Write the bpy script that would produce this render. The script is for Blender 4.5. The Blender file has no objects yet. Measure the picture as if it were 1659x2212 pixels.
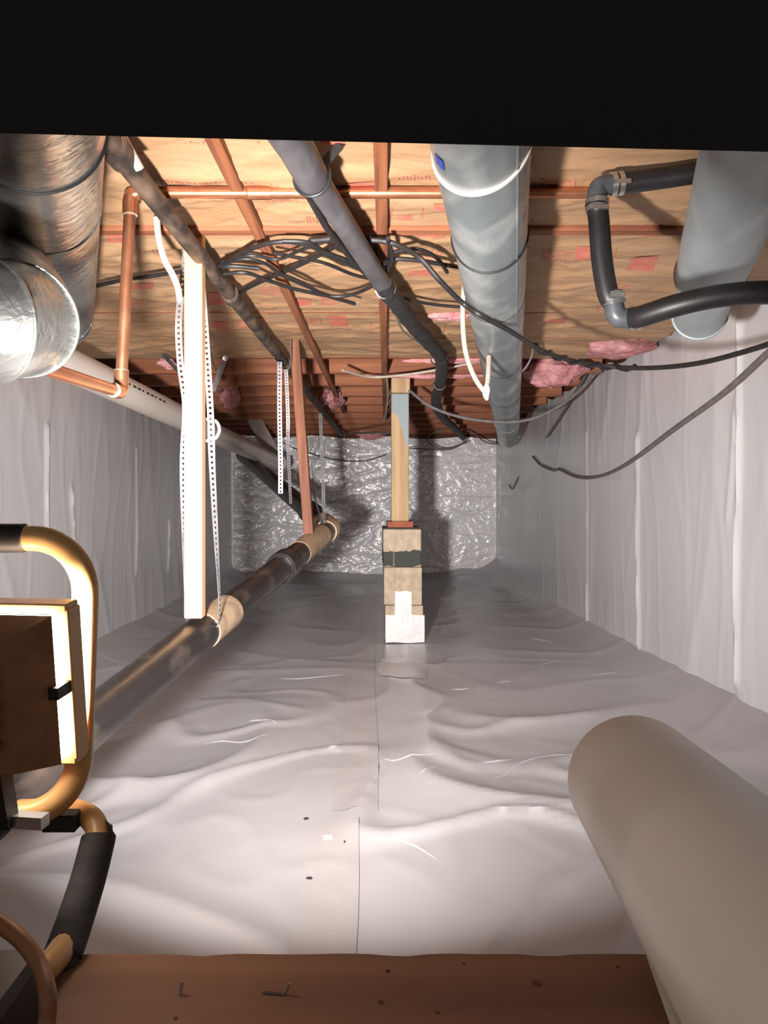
import bpy, math, random
from mathutils import Vector, Matrix, noise as mn
random.seed(7)
S = bpy.context.scene
COL = S.collection
# ------------------------------------------------------------------ camera, world, light, exposure
F, VU, VV, CH = 1650.0, 800.0, 1090.0, 0.69      # focal (px), vanishing point of the room axis (px), camera height (m)
cd = bpy.data.cameras.new('camera'); cam = bpy.data.objects.new('camera', cd); COL.objects.link(cam)
cam.location = (0, 0, CH); cam.rotation_euler = (math.pi/2, 0, 0)
cd.sensor_fit = 'HORIZONTAL'; cd.sensor_width = 36.0; cd.lens = 36.0*F/1659.0
cd.shift_x = (829.5-VU)/1659.0; cd.shift_y = -(1106-VV)/1659.0
cd.clip_start = 0.01
S.camera = cam
W = bpy.data.worlds.new('world'); S.world = W; W.use_nodes = True
W.node_tree.nodes['Background'].inputs[0].default_value = (1.0, 0.93, 0.87, 1)
W.node_tree.nodes['Background'].inputs[1].default_value = 0.24     # dim room behind the photographer
S.view_settings.view_transform = 'Standard'; S.view_settings.look = 'None'
S.view_settings.gamma = 1.0; S.view_settings.use_curve_mapping = False
S.view_settings.exposure = 0.06
LAMP_POWER = 46.0
LAMP_COLOR = (1.0, 0.95, 0.92)
LAMP_SPREAD = 98.0
LAMP_AIM = Vector((0.14, 1.0, 0.12))
S.cycles.max_bounces = 14; S.cycles.diffuse_bounces = 10; S.cycles.glossy_bounces = 4
S.cycles.sample_clamp_indirect = 6.0
S.cycles.caustics_reflective = False; S.cycles.caustics_refractive = False

# ------------------------------------------------------------------ helpers: pixels to points
def P(u, v, d): return Vector(((u-VU)/F*d, d, CH+(VV-v)/F*d))
def PZ(u, v, z): return P(u, v, (z-CH)*F/(VV-v))
def PX(u, v, x): return P(u, v, x*F/(u-VU))

class MB:
    def __init__(s): s.v = []; s.f = []; s.smooth = True
    def add(s, vs, fs):
        o = len(s.v); s.v += [Vector(p) for p in vs]; s.f += [[o+i for i in f] for f in fs]; return s
    def box(s, a, b, bev=0.0):
        (x0, y0, z0), (x1, y1, z1) = a, b
        if bev <= 0:
            vs = [(x, y, z) for x in (x0, x1) for y in (y0, y1) for z in (z0, z1)]
            return s.add(vs, [(0,1,3,2),(4,6,7,5),(0,4,5,1),(2,3,7,6),(0,2,6,4),(1,5,7,3)])
        e = bev; vs = []; idx = {}
        X = ((x0, x0+e), (x1, x1-e)); Y = ((y0, y0+e), (y1, y1-e)); Z = ((z0, z0+e), (z1, z1-e))
        for i in (0, 1):
            for j in (0, 1):
                for k in (0, 1):
                    idx[i,j,k,'x'] = len(vs); vs.append((X[i][0], Y[j][1], Z[k][1]))
                    idx[i,j,k,'y'] = len(vs); vs.append((X[i][1], Y[j][0], Z[k][1]))
                    idx[i,j,k,'z'] = len(vs); vs.append((X[i][1], Y[j][1], Z[k][0]))
        g = lambda i, j, k, a: idx[i,j,k,a]
        fs = []
        for i in (0, 1):
            q = [(0,0),(1,0),(1,1),(0,1)]
            fs.append([g(i,a,b,'x') for a, b in q]); fs.append([g(a,i,b,'y') for a, b in q]); fs.append([g(a,b,i,'z') for a, b in q])
            for j in (0, 1):
                fs.append([g(0,i,j,'y'), g(1,i,j,'y'), g(1,i,j,'z'), g(0,i,j,'z')])
                fs.append([g(i,0,j,'x'), g(i,1,j,'x'), g(i,1,j,'z'), g(i,0,j,'z')])
                fs.append([g(i,j,0,'x'), g(i,j,1,'x'), g(i,j,1,'y'), g(i,j,0,'y')])
                for k in (0, 1): fs.append([g(i,j,k,'x'), g(i,j,k,'y'), g(i,j,k,'z')])
        return s.add(vs, fs)
    def bar(s, p, q, w, t, up=(0,0,1), bev=0.0):      # rectangular bar from p to q, w across, t along 'up'
        p, q = Vector(p), Vector(q); d = (q-p); L = d.length; d.normalize()
        x = d.cross(Vector(up)).normalized(); z = x.cross(d).normalized()
        m = MB().box((-w/2, 0, -t/2), (w/2, L, t/2), bev)
        M = Matrix((x, d, z)).transposed()
        return s.add([p + M @ v for v in m.v], m.f)
    def grid(s, fn, nu, nv):
        o = len(s.v)
        for i in range(nu+1):
            for j in range(nv+1): s.v.append(Vector(fn(i/nu, j/nv)))
        for i in range(nu):
            for j in range(nv):
                a = o+i*(nv+1)+j; s.f.append([a, a+nv+1, a+nv+2, a+1])
        return s
    def tube(s, pts, r, seg=14, caps=True, closed=False, wob=0.0):
        pts = [Vector(p) for p in pts]; n = len(pts)
        rs = r if isinstance(r, (list, tuple)) else [r]*n
        T = []
        for i in range(n):
            a = pts[(i-1) % n] if (closed or i > 0) else pts[i]; b = pts[(i+1) % n] if (closed or i < n-1) else pts[i]
            T.append((b-a).normalized())
        up = Vector((0,0,1)) if abs(T[0].z) < 0.9 else Vector((1,0,0))
        N = (up - T[0]*up.dot(T[0])).normalized(); o = len(s.v)
        for i in range(n):
            N = (N - T[i]*N.dot(T[i])).normalized(); B = T[i].cross(N)
            for k in range(seg):
                a = 2*math.pi*k/seg
                rr = rs[i]*(1+wob*mn.noise(pts[i]*23+Vector((math.cos(a), math.sin(a), 0))))
                s.v.append(pts[i]+(N*math.cos(a)+B*math.sin(a))*rr)
        m = n if closed else n-1
        for i in range(m):
            for k in range(seg):
                a = o+i*seg+k; b = o+i*seg+(k+1) % seg; c = o+((i+1) % n)*seg+(k+1) % seg; d = o+((i+1) % n)*seg+k
                s.f.append([a, b, c, d])
        if caps and not closed:
            s.f.append([o+k for k in range(seg)][::-1]); s.f.append([o+(n-1)*seg+k for k in range(seg)])
        return s
    def ring(s, c, axis, r, t, seg=40, ts=8):
        axis = Vector(axis).normalized(); up = Vector((0,0,1)) if abs(axis.z) < 0.9 else Vector((1,0,0))
        a = axis.cross(up).normalized(); b = axis.cross(a)
        return s.tube([Vector(c)+(a*math.cos(2*math.pi*k/seg)+b*math.sin(2*math.pi*k/seg))*r for k in range(seg)], t, ts, closed=True)
    def blob(s, c, rad, amp=0.25, fr=2.5, seed=0, nu=36, nv=20):
        c = Vector(c)
        def fn(a, b):
            th = a*2*math.pi; ph = b*math.pi
            n = Vector((math.sin(ph)*math.cos(th), math.sin(ph)*math.sin(th), math.cos(ph)))
            k = 1+amp*mn.noise(n*fr+Vector((seed*7.3, 0, 0)))+amp*0.5*mn.noise(n*fr*3+Vector((0, seed*3.1, 0)))
            return c+Vector((n.x*rad[0], n.y*rad[1], n.z*rad[2]))*k
        return s.grid(fn, nu, nv)

def cr(pts, n=8):                                    # Catmull-Rom through points
    pts = [Vector(p) for p in pts]
    if len(pts) < 3: return pts
    q = [pts[0]*2-pts[1]]+pts+[pts[-1]*2-pts[-2]]; out = []
    for i in range(1, len(q)-2):
        for k in range(n):
            t = k/n; a, b, c, d = q[i-1], q[i], q[i+1], q[i+2]
            out.append(0.5*((2*b)+(c-a)*t+(2*a-5*b+4*c-d)*t*t+(3*b-a-3*c+d)*t**3))
    out.append(pts[-1]); return out

def make_mesh(name, mb, mat, smooth=True, off=Vector((0,0,0))):
    me = bpy.data.meshes.new(name); me.from_pydata([p-off for p in mb.v], [], mb.f); me.update()
    if smooth:
        me.polygons.foreach_set('use_smooth', [True]*len(me.polygons))
        me.set_sharp_from_angle(angle=math.radians(38))
    if mat: me.materials.append(mat)
    return me
def base_of(mb):
    xs = [p.x for p in mb.v]; ys = [p.y for p in mb.v]; zs = [p.z for p in mb.v]
    return Vector(((min(xs)+max(xs))/2, (min(ys)+max(ys))/2, min(zs)))
def tag(o, label=None, cat=None, group=None, kind=None):
    if label: o['label'] = label
    if cat: o['category'] = cat
    if group: o['group'] = group
    if kind: o['kind'] = kind
    return o
def solo(name, mb, mat, label, cat, group=None, kind=None, smooth=True):
    b = base_of(mb); o = bpy.data.objects.new(name, make_mesh(name, mb, mat, smooth, b)); COL.objects.link(o); o.location = b
    o['org'] = tuple(b); return tag(o, label, cat, group, kind)
def struct(name, mb, mat, smooth=True):
    o = bpy.data.objects.new(name, make_mesh(name, mb, mat, smooth)); COL.objects.link(o); o['org'] = (0,0,0)
    o['kind'] = 'structure'; return o
def thing(name, loc, label, cat, group=None):
    o = bpy.data.objects.new(name, None); COL.objects.link(o); o.location = loc; o.empty_display_size = 0.05
    o['org'] = tuple(loc); return tag(o, label, cat, group)
def part(name, mb, mat, parent, label=None, smooth=True, kind=None):   # mb in world coordinates
    b = Vector(parent['org']); o = bpy.data.objects.new(name, make_mesh(name, mb, mat, smooth, b)); COL.objects.link(o)
    o.parent = parent; o['org'] = tuple(b)
    if label: o['label'] = label
    if kind: o['kind'] = kind
    return o

# ------------------------------------------------------------------ helpers: materials
def srgb(r, g, b):
    f = lambda c: (c/255/12.92) if c/255 <= 0.04045 else ((c/255+0.055)/1.055)**2.4
    return (f(r), f(g), f(b), 1)
def mat(name, c1, c2=None, rough=0.5, metal=0.0, cscale=(5,5,5), cdet=4, ramp=(0.35, 0.65), bumps=(), spec=0.5, emit=None, rvar=0.0, trans=0.0):
    m = bpy.data.materials.new(name); m.use_nodes = True; nt = m.node_tree; N = nt.nodes; L = nt.links
    b = N['Principled BSDF']; b.inputs['Roughness'].default_value = rough; b.inputs['Metallic'].default_value = metal
    b.inputs['Specular IOR Level'].default_value = spec; b.inputs['Base Color'].default_value = c1
    tc = N.new('ShaderNodeTexCoord')
    def nz(sc, det=4, dist=0.0):
        mp = N.new('ShaderNodeMapping'); mp.inputs['Scale'].default_value = sc; L.new(tc.outputs['Object'], mp.inputs[0])
        t = N.new('ShaderNodeTexNoise'); t.inputs['Scale'].default_value = 1.0; t.inputs['Detail'].default_value = det
        t.inputs['Distortion'].default_value = dist
        L.new(mp.outputs[0], t.inputs['Vector']); return t.outputs['Fac']
    if c2:
        r = N.new('ShaderNodeValToRGB'); r.color_ramp.elements[0].position = ramp[0]; r.color_ramp.elements[1].position = ramp[1]
        r.color_ramp.elements[0].color = c1; r.color_ramp.elements[1].color = c2
        L.new(nz(cscale, cdet, 0.3), r.inputs[0]); L.new(r.outputs[0], b.inputs['Base Color'])
    if rvar:
        mr = N.new('ShaderNodeMapRange'); mr.inputs[3].default_value = max(0.02, rough-rvar); mr.inputs[4].default_value = rough+rvar
        L.new(nz(tuple(x*1.7 for x in cscale), 3), mr.inputs[0]); L.new(mr.outputs[0], b.inputs['Roughness'])
    prev = None
    for sc, st, di, *rest in bumps:
        bp = N.new('ShaderNodeBump'); bp.inputs['Strength'].default_value = st; bp.inputs['Distance'].default_value = di
        h = nz(sc, rest[0] if rest else 4, rest[1] if len(rest) > 1 else 0.0)
        if len(rest) > 2 and rest[2] == 'ridge':
            a = N.new('ShaderNodeMath'); a.operation = 'SUBTRACT'; a.inputs[1].default_value = 0.5; L.new(h, a.inputs[0])
            c = N.new('ShaderNodeMath'); c.operation = 'ABSOLUTE'; L.new(a.outputs[0], c.inputs[0]); h = c.outputs[0]
        L.new(h, bp.inputs['Height'])
        if prev: L.new(prev, bp.inputs['Normal'])
        prev = bp.outputs[0]
    if prev: L.new(prev, b.inputs['Normal'])
    if emit: b.inputs['Emission Color'].default_value = emit[0]; b.inputs['Emission Strength'].default_value = emit[1]
    if trans: b.inputs['Transmission Weight'].default_value = trans
    return m
M = {}
M['liner_floor'] = mat('liner_floor', srgb(176,173,175), srgb(188,186,188), 0.33, cscale=(1.3,0.8,1), rvar=0.06,
    bumps=[((2.2,1.5,2),0.2,0.03,3,0.6,'ridge'), ((9,6,8),0.10,0.006,3,0.8,'ridge')])
M['liner_wall'] = mat('liner_wall', srgb(212,212,214), srgb(222,222,224), 0.34, cscale=(1,1.2,0.6), rvar=0.06,
    bumps=[((3,3.4,0.9),0.22,0.02,3,0.7,'ridge'), ((14,16,4),0.16,0.006,3,0.8,'ridge')])
M['liner_back'] = mat('liner_back', srgb(222,221,222), srgb(232,231,232), 0.22, cscale=(2,1,2), rvar=0.05, spec=0.8,
    bumps=[((6,6,9),0.35,0.03,2,1.2,'ridge'), ((19,19,26),0.35,0.012,2,1.0)])
M['tape'] = mat('seam_tape', srgb(182,177,177), None, 0.36, bumps=[((8,5,5),0.3,0.01,3,0.5,'ridge'), ((50,30,30),0.2,0.002)])
M['tape_white'] = mat('white_tape', srgb(236,232,230), srgb(225,222,222), 0.22, bumps=[((14,14,14),0.6,0.012,2,0.8,'ridge')])
M['joist'] = mat('joist_wood', srgb(164,104,70), srgb(118,66,44), 0.75, cscale=(2.2,14,34), cdet=6, ramp=(0.3,0.72), bumps=[((3,40,80),0.25,0.003)])
M['rim'] = mat('rim_wood', srgb(110,60,38), srgb(66,34,24), 0.8, cscale=(1.5,3,22), cdet=6, bumps=[((3,10,60),0.25,0.003)])
M['subfloor'] = mat('subfloor_wood', srgb(120,72,44), srgb(80,44,28), 0.85, cscale=(9,1.2,2), bumps=[((40,3,4),0.2,0.002)])
M['stud'] = mat('stud_wood', srgb(236,192,142), srgb(216,164,112), 0.7, cscale=(34,34,2.6), cdet=6, ramp=(0.35,0.8), bumps=[((60,60,4),0.2,0.002)])
M['stud_red'] = mat('stud_red', srgb(142,90,64), srgb(106,64,46), 0.75, cscale=(40,40,3), cdet=6, bumps=[((60,60,4),0.2,0.002)])
M['strip'] = mat('strip_wood', srgb(152,94,60), srgb(108,62,40), 0.75, cscale=(60,2,60), cdet=6, bumps=[((80,4,80),0.2,0.002)])
M['kraft'] = mat('kraft_paper', srgb(183,147,112), srgb(168,130,96), 0.5, cscale=(3,4,3), ramp=(0.3,0.75),
    bumps=[((4,7,5),0.5,0.03,2,0.9,'ridge'), ((9,13,9),0.4,0.010,2,0.8,'ridge'), ((30,34,30),0.25,0.002,2)])
M['print'] = mat('red_print', srgb(196,104,92), srgb(200,128,104), 0.6, cscale=(30,30,30))
M['pink'] = mat('pink_wool', srgb(222,166,166), srgb(198,132,134), 0.95, cscale=(14,14,14), cdet=8, bumps=[((40,40,40),0.9,0.012,8), ((160,160,160),0.6,0.003,6)], spec=0.1)
M['galv'] = mat('galvanised_steel', srgb(146,156,158), srgb(208,211,211), 0.36, 0.6, cscale=(9,5,9), cdet=7, ramp=(0.46,0.72), rvar=0.12, bumps=[((16,8,16),0.5,0.006,3,0.8), ((5,3,5),0.4,0.015,3)])
M['galv_bright'] = mat('bright_galvanised_steel', srgb(186,186,182), srgb(156,158,157), 0.3, 0.9, cscale=(12,12,12), rvar=0.08, bumps=[((16,60,44),0.55,0.006,3,0.8), ((6,6,6),0.25,0.012)])
M['galv_dull'] = mat('dull_galvanised_steel', srgb(176,184,187), srgb(152,162,166), 0.5, 0.35, cscale=(14,6,14), cdet=6, rvar=0.08, bumps=[((5,3,5),0.2,0.01)])
M['dark_seam'] = mat('dark_seam', srgb(44,44,46), None, 0.5, 0.5)
M['pvc'] = mat('white_pvc', srgb(226,216,206), srgb(206,194,184), 0.35, cscale=(4,1.5,4), bumps=[((30,30,30),0.08,0.002)])
M['iron'] = mat('rusty_iron_pipe', srgb(50,42,39), srgb(116,96,82), 0.62, 0.2, cscale=(26,12,26), cdet=8, ramp=(0.42,0.70), bumps=[((50,20,50),0.4,0.003,6)])
M['drain'] = mat('old_black_drain', srgb(34,31,31), srgb(92,78,70), 0.36, 0.05, cscale=(16,5,16), cdet=8, ramp=(0.5,0.78), bumps=[((40,20,40),0.4,0.003,6)], rvar=0.15)
M['drain_tan'] = mat('dusty_tan_coupling', srgb(176,152,124), srgb(140,116,96), 0.6, 0.1, cscale=(20,20,20), cdet=6, bumps=[((50,50,50),0.3,0.003)])
M['abs'] = mat('black_abs', srgb(30,28,30), srgb(20,19,21), 0.3, cscale=(20,20,20))
M['rubber'] = mat('black_rubber_hose', srgb(36,34,35), srgb(26,25,26), 0.45, cscale=(30,30,30), bumps=[((200,200,200),0.1,0.001)])
M['fitting'] = mat('grey_plastic_fitting', srgb(78,82,86), srgb(62,66,70), 0.4, cscale=(30,30,30))
M['clamp'] = mat('clamp_steel', srgb(205,203,200), None, 0.25, 0.9)
M['copper'] = mat('copper_pipe', srgb(206,146,112), srgb(172,110,80), 0.33, 0.85, cscale=(10,10,10), cdet=6, rvar=0.1, bumps=[((60,60,60),0.1,0.001)])
M['solder'] = mat('solder', srgb(220,208,190), None, 0.35, 0.8)
M['strap'] = mat('zinc_strap', srgb(152,151,152), srgb(128,128,131), 0.45, 0.5, cscale=(30,30,30))
M['strap_dark'] = mat('dark_strap', srgb(60,60,63), srgb(42,42,45), 0.5, 0.5, cscale=(30,30,30))
M['grey_pipe'] = mat('grey_conduit', srgb(92,90,92), srgb(72,70,74), 0.45, cscale=(30,10,30), bumps=[((60,20,60),0.15,0.002)])
M['black_wrap'] = mat('black_line_wrap', srgb(46,44,47), srgb(32,30,33), 0.6, cscale=(40,40,40), bumps=[((60,60,60),0.5,0.004,4)])
M['cable'] = mat('black_cable', srgb(40,37,37), srgb(28,26,27), 0.55, cscale=(40,40,40))
M['cable_grey'] = mat('grey_cable', srgb(120,116,114), srgb(100,96,95), 0.5, cscale=(40,40,40))
M['cable_pale'] = mat('pale_cable', srgb(190,178,164), srgb(170,158,146), 0.5, cscale=(40,40,40))
M['cable_white'] = mat('white_cable', srgb(206,197,184), srgb(190,181,170), 0.45, cscale=(40,40,40))
M['block'] = mat('concrete_block', srgb(190,172,150), srgb(168,150,130), 0.9, cscale=(30,30,30), cdet=8, bumps=[((160,160,160),0.35,0.002,6)])
M['shim'] = mat('orange_brown_shim', srgb(160,92,64), srgb(134,72,50), 0.8, cscale=(8,40,40), bumps=[((10,80,80),0.2,0.002)])
M['plate'] = mat('dark_plate', srgb(52,46,44), None, 0.7)
M['post_wood'] = mat('post_wood', srgb(192,164,126), srgb(162,132,98), 0.75, cscale=(26,26,2.0), cdet=6, bumps=[((60,60,4),0.2,0.002)])
M['sill'] = mat('sill_wood', srgb(146,104,78), srgb(104,68,50), 0.7, cscale=(1.6,22,22), cdet=7, ramp=(0.25,0.75), bumps=[((3,60,60),0.25,0.002)])
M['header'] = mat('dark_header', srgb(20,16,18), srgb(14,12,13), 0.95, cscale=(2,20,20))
M['roll'] = mat('white_roll', srgb(236,232,228), srgb(228,223,218), 0.45, cscale=(6,1,6), bumps=[((10,2,10),0.1,0.004)])
M['yellow'] = mat('yellow_enamel', srgb(202,158,102), srgb(184,140,88), 0.35, cscale=(20,20,20))
M['housing'] = mat('dark_bronze_housing', srgb(150,108,74), srgb(122,86,60), 0.4, 0.3, cscale=(30,30,30))
M['black'] = mat('black_plastic', srgb(24,22,22), None, 0.55)
M['foam'] = mat('black_foam_grip', srgb(52,48,47), srgb(40,37,36), 0.85, cscale=(60,60,60), bumps=[((200,200,200),0.4,0.002)])
M['orange_cord'] = mat('brown_cord', srgb(140,92,56), None, 0.5)
M['lamp_glass'] = mat('lamp_glass', (1,1,1,1), None, 0.2, emit=((1.0,0.93,0.84,1), 45.0))
M['nail'] = mat('nail_steel', srgb(170,160,150), None, 0.4, 0.9)
M['debris'] = mat('dark_crumb', srgb(44,40,38), None, 0.9)
M['pale_board'] = mat('pale_board', srgb(176,160,148), srgb(160,144,134), 0.7, cscale=(20,4,20))
M['blue'] = mat('blue_print', srgb(40,70,150), None, 0.5)

# ------------------------------------------------------------------ the room
XL, XR, YB, YF, H = -1.28, 1.17, 7.10, 0.47, 1.34
HR, HL, HB = 1.385, 1.36, 1.315
def ridge(x): return 1-abs(x)*2
def floor_z(x, y):
    q = Vector((x*0.9, y*0.55, 0.3))
    z = 0.020*mn.noise(q*1.6)
    w = Vector((x+0.25*mn.noise(Vector((x*1.3, y*1.1, 5))), y+0.25*mn.noise(Vector((x*1.2, y*1.2, 9))), 0))
    a = abs(mn.noise(Vector((w.x*1.3+1.3*w.y, w.y*1.0-0.9*w.x, 2.2))))
    b = abs(mn.noise(Vector((w.x*3.4-1.0*w.y, w.y*2.6, 7.7))))
    c = abs(mn.noise(Vector((w.x*6.5, w.y*5.5+w.x*2, 3.3))))
    near = min(1.0, max(0.28, 1.1-(y-1.3)*0.45))
    z += near*(0.032*(max(0, 0.30-a)/0.30)**1.6 + 0.015*(max(0, 0.18-b)/0.18)**1.5 + 0.002*max(0, 0.2-c)/0.2)
    for dist, hgt in ((XR-x, 0.10), (x-XL, 0.08), (YB-y, 0.10)):
        if dist < 0.16: z += hgt*((0.16-dist)/0.16)**2*0.6
    if y > 5.6 and x > 0.55:                                  # gathered liner in the far corner
        k = min(1, (y-5.6)/0.9)*min(1, (x-0.55)/0.4); z += 0.09*k*(0.6+0.8*mn.noise(Vector((x*4, y*3, 1))))
    return z
mb = MB().grid(lambda a, b: (lambda x, y: (x, y, floor_z(x, y)-0.012))(XL-0.03+a*(XR-XL+0.06), YF+0.0+b*(YB-YF+0.03)), 150, 330)
floor = struct('floor', mb, M['liner_floor'])
# tape over the floor seams
def tape_strip(pts, w, mt):
    pts = cr([Vector((p[0], p[1], 0)) for p in pts], 26); m = MB(); o = 0
    for i, p in enumerate(pts):
        t = (pts[min(i+1, len(pts)-1)]-pts[max(i-1, 0)]).normalized(); n = Vector((t.y, -t.x, 0))
        for k in range(7):
            q = p+n*(k/6-0.5)*w; m.v.append(Vector((q.x, q.y, floor_z(q.x, q.y)-0.012+0.0022)))
    for i in range(len(pts)-1):
        for k in range(6): a = i*7+k; m.f.append([a, a+7, a+8, a+1])
    return part('seam_tape', m, mt, floor)
tape_strip([(0.005, 6.6), (-0.02, 4.2), (-0.035, 3.0), (-0.03, 2.2), (-0.035, 1.72)], 0.105, M['tape'])
tape_strip([(-0.075, 1.66), (-0.07, 1.3), (-0.075, 0.9), (-0.06, 0.52)], 0.10, M['tape'])
tape_strip([(0.15, 3.80), (0.16, 3.4), (0.13, 3.05)], 0.19, M['tape'])

def crease(pts, r=0.0028):                             # sharp raised pinch lines in the loose liner
    L = cr([Vector((P(u, v, CH*F/(v-VV)).x, CH*F/(v-VV), 0)) for u, v in pts], 10)
    L = [Vector((p.x, p.y, floor_z(p.x, p.y)-0.0125)) for p in L]; n = len(L)-1
    part('pinched_fold', MB().tube(L, [max(0.0005, r*math.sin(math.pi*(0.04+0.92*i/n))) for i in range(n+1)], 8), M['liner_floor'], floor)
for c in ([(590,1459),(640,1461),(700,1457),(762,1452)], [(815,1646),(860,1648),(905,1640),(950,1634)], [(1050,1682),(1090,1664),(1130,1640),(1188,1622),(1245,1626)], [(1035,1648),(1080,1640),(1110,1632)],
          [(970,1489),(1000,1490),(1018,1488)], [(1070,1478),(1090,1474),(1106,1473)], [(535,1556),(560,1557),(600,1566)], [(620,1553),(650,1557)], [(430,1553),(460,1554)], [(470,1441),(520,1438)], [(1140,1375),(1165,1380),(1200,1385)],
          [(1160,1440),(1190,1432),(1215,1420)], [(1265,1457),(1310,1452),(1350,1446)], [(900,1688),(925,1672),(950,1656)], [(480,1374),(505,1372)], [(210,1418),(240,1427),(270,1434)], [(850,1815),(900,1830),(950,1862)], [(470,1470),(500,1462)], [(430,1600),(480,1592),(530,1602),(580,1590)]): crease(c)

def wall_disp(y, z, seed, creases):
    w = y+0.12*mn.noise(Vector((y*1.3, z*1.2, seed)))
    a = abs(mn.noise(Vector((w*2.1+0.35*z, z*0.55, seed+1))))
    b = abs(mn.noise(Vector((w*5.5-0.8*z, z*1.2, seed+2))))
    d = 0.010*mn.noise(Vector((y*0.9, z*0.8, seed+3))) + 0.0045*(max(0, 0.22-a)/0.22)**2 + 0.0018*(max(0, 0.2-b)/0.2)**2
    for cy, lean, z0, z1, amp in creases:
        t = abs(y-(cy+lean*(z-0.7)+0.012*mn.noise(Vector((z*3, cy, seed)))))
        if t < 0.02 and z0 < z < z1: d += amp*(1-t/0.02)
    return d
CR_R = [(2.45,0.0,0.10,1.30,0.014), (2.52,-0.14,0.62,1.05,0.006), (3.36,0.01,0.05,1.0,0.013), (4.16,0.0,0.03,1.1,0.011), (5.3,0.02,0.3,0.95,0.008), (1.75,0.03,0.1,1.1,0.01)]
CR_L = [(3.05,0.0,0.55,1.02,0.013), (3.3,-0.12,0.4,0.75,0.01), (4.2,0.0,0.30,1.0,0.01), (4.9,0.06,0.25,0.6,0.012), (5.3,0.12,0.5,0.95,0.009), (2.3,0.05,0.2,1.0,0.012)]
mb = MB().grid(lambda a, b: (lambda y, z: (XR-wall_disp(y, z, 11, CR_R)+0.012, y, z))(YF+a*(YB-YF), b*HR*(1+0.012*math.sin(a*37)+0.01*math.sin(a*91))), 520, 60)
wr = struct('wall_right', mb, M['liner_wall'])
mb = MB().grid(lambda a, b: (lambda y, z: (XL+wall_disp(y, z, 31, CR_L)-0.012, y, z))(YF+a*(YB-YF), b*HL), 520, 60)
wl = struct('wall_left', mb, M['liner_wall'])
def back_d(x, z):
    d = 0.010*mn.noise(Vector((x*2.2, z*2.2, 3)))
    a = abs(mn.noise(Vector((x*5+mn.noise(Vector((x*3, z*3, 1))), z*8, 5)))); b = abs(mn.noise(Vector((x*12, z*16, 8))))
    amp = 1.0 if x < 0.28 else 0.4
    return d+amp*(0.012*max(0, 0.25-a)/0.25+0.005*max(0, 0.25-b)/0.25)
mb = MB().grid(lambda a, b: (lambda x, z: (x, YB-back_d(x, z)+0.01, z+(0.012*math.sin(x*9)-0.01*x if b == 1 else 0)))(XL+a*(XR-XL), b*HB), 190, 110)
wb = struct('wall_back', mb, M['liner_back'])
# front foundation wall with the access opening the camera looks through
mb = MB(); y0, y1 = 0.30, 0.465
for a, b in (((XL-0.05, y0, 0.0), (XR+0.05, y1, 0.368)), ((XL-0.05, y0, 0.368), (-0.72, y1, 1.53)), ((0.72, y0, 0.368), (XR+0.05, y1, 1.53))): mb.box(a, b)
struct('wall_front', mb, M['block'], False)
# subfloor and rim boards
struct('ceiling', MB().box((XL-0.1, 0.30, H+0.19), (XR+0.1, YB+0.1, H+0.22)), M['subfloor'], False)
struct('trim_1', MB().box((XL-0.1, YB+0.012, HB-0.06), (XR+0.1, YB+0.05, H+0.19)), M['rim'], False)
struct('trim_2', MB().box((XL-0.07, 0.47, HL-0.06), (XL-0.03, YB+0.01, H+0.19)), M['rim'], False)
struct('trim_3', MB().box((XR+0.03, 0.47, HR-0.08), (XR+0.07, YB+0.01, H+0.19)), M['rim'], False)

# ------------------------------------------------------------------ joists
JY = [1.0+0.4*k for k in range(16)]
ORD = ['first', 'second', 'third', 'fourth', 'fifth', 'sixth', 'seventh', 'eighth', 'ninth', 'last']
for k, y in enumerate(JY):
    bare = y > 3.3
    if bare:
        lab = ORD[k-6]+' bare reddish joist beyond the paper insulation'
        if k == 6: lab = 'bare reddish joist at the edge of the last paper insulation batt'
        if k == 7: lab = 'bare reddish joist carried by the cap of the wooden post'
        if k == 15: lab = 'bare reddish joist closest to the shiny back wall liner'
    else:
        lab = ['wooden joist edge closest to the dark header board', 'wooden joist edge in front of the copper ceiling run', 'exposed wooden joist edge from which the bright stud hangs',
               'wooden joist edge above the tangle of black cables', 'wooden joist edge behind the tangled cables, under the paper', 'wooden joist edge from which the iron pipe hanger drops'][k]
    o = solo('floor_joist', MB().box((XL+0.02, -0.019, 0), (XR-0.02, 0.019, 0.188), 0.003), M['joist'], lab, 'joist', 'bare far floor joists' if bare else 'floor joists among the insulation', smooth=False)
    o.location = Vector(o.location)+Vector((0, y, H-0.010 if k == 2 else H+random.uniform(0, 0.004)))
# ------------------------------------------------------------------ kraft faced insulation, one batt for each bay
def paper_z(x, y, k):
    y0 = JY[k]; t = (y-y0)/0.4
    s = math.sin(math.pi*min(1, max(0, t)))**0.7
    z = H-0.002 + s*(0.006 + 0.016*mn.noise(Vector((x*1.9, y*2.4, k*3.1))))
    w = Vector((x+0.15*mn.noise(Vector((x*2.5, y*4, k))), y+0.06*mn.noise(Vector((x*3, y*3, k+8))), 0))
    a = abs(mn.noise(Vector((w.x*1.6, w.y*6, k*5.0)))); z -= 0.012*s*(max(0, 0.25-a)/0.25)**1.5
    b = abs(mn.noise(Vector((w.x*5+w.y*3, w.y*8-w.x*2, 4+k)))); z -= 0.005*s*(max(0, 0.2-b)/0.2)**1.3
    return max(z, H-0.019)
bl = ['tan paper faced insulation batt nearest the dark header board', 'tan paper faced insulation batt crossed by the copper pipe',
      'tan paper faced insulation batt above the tangle of black cables', 'tan paper faced insulation batt above the knee of the grey conduit',
      'tan paper faced insulation batt with a pink tear beside the round duct', 'last tan paper faced insulation batt before the bare joists']
batts = []
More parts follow.
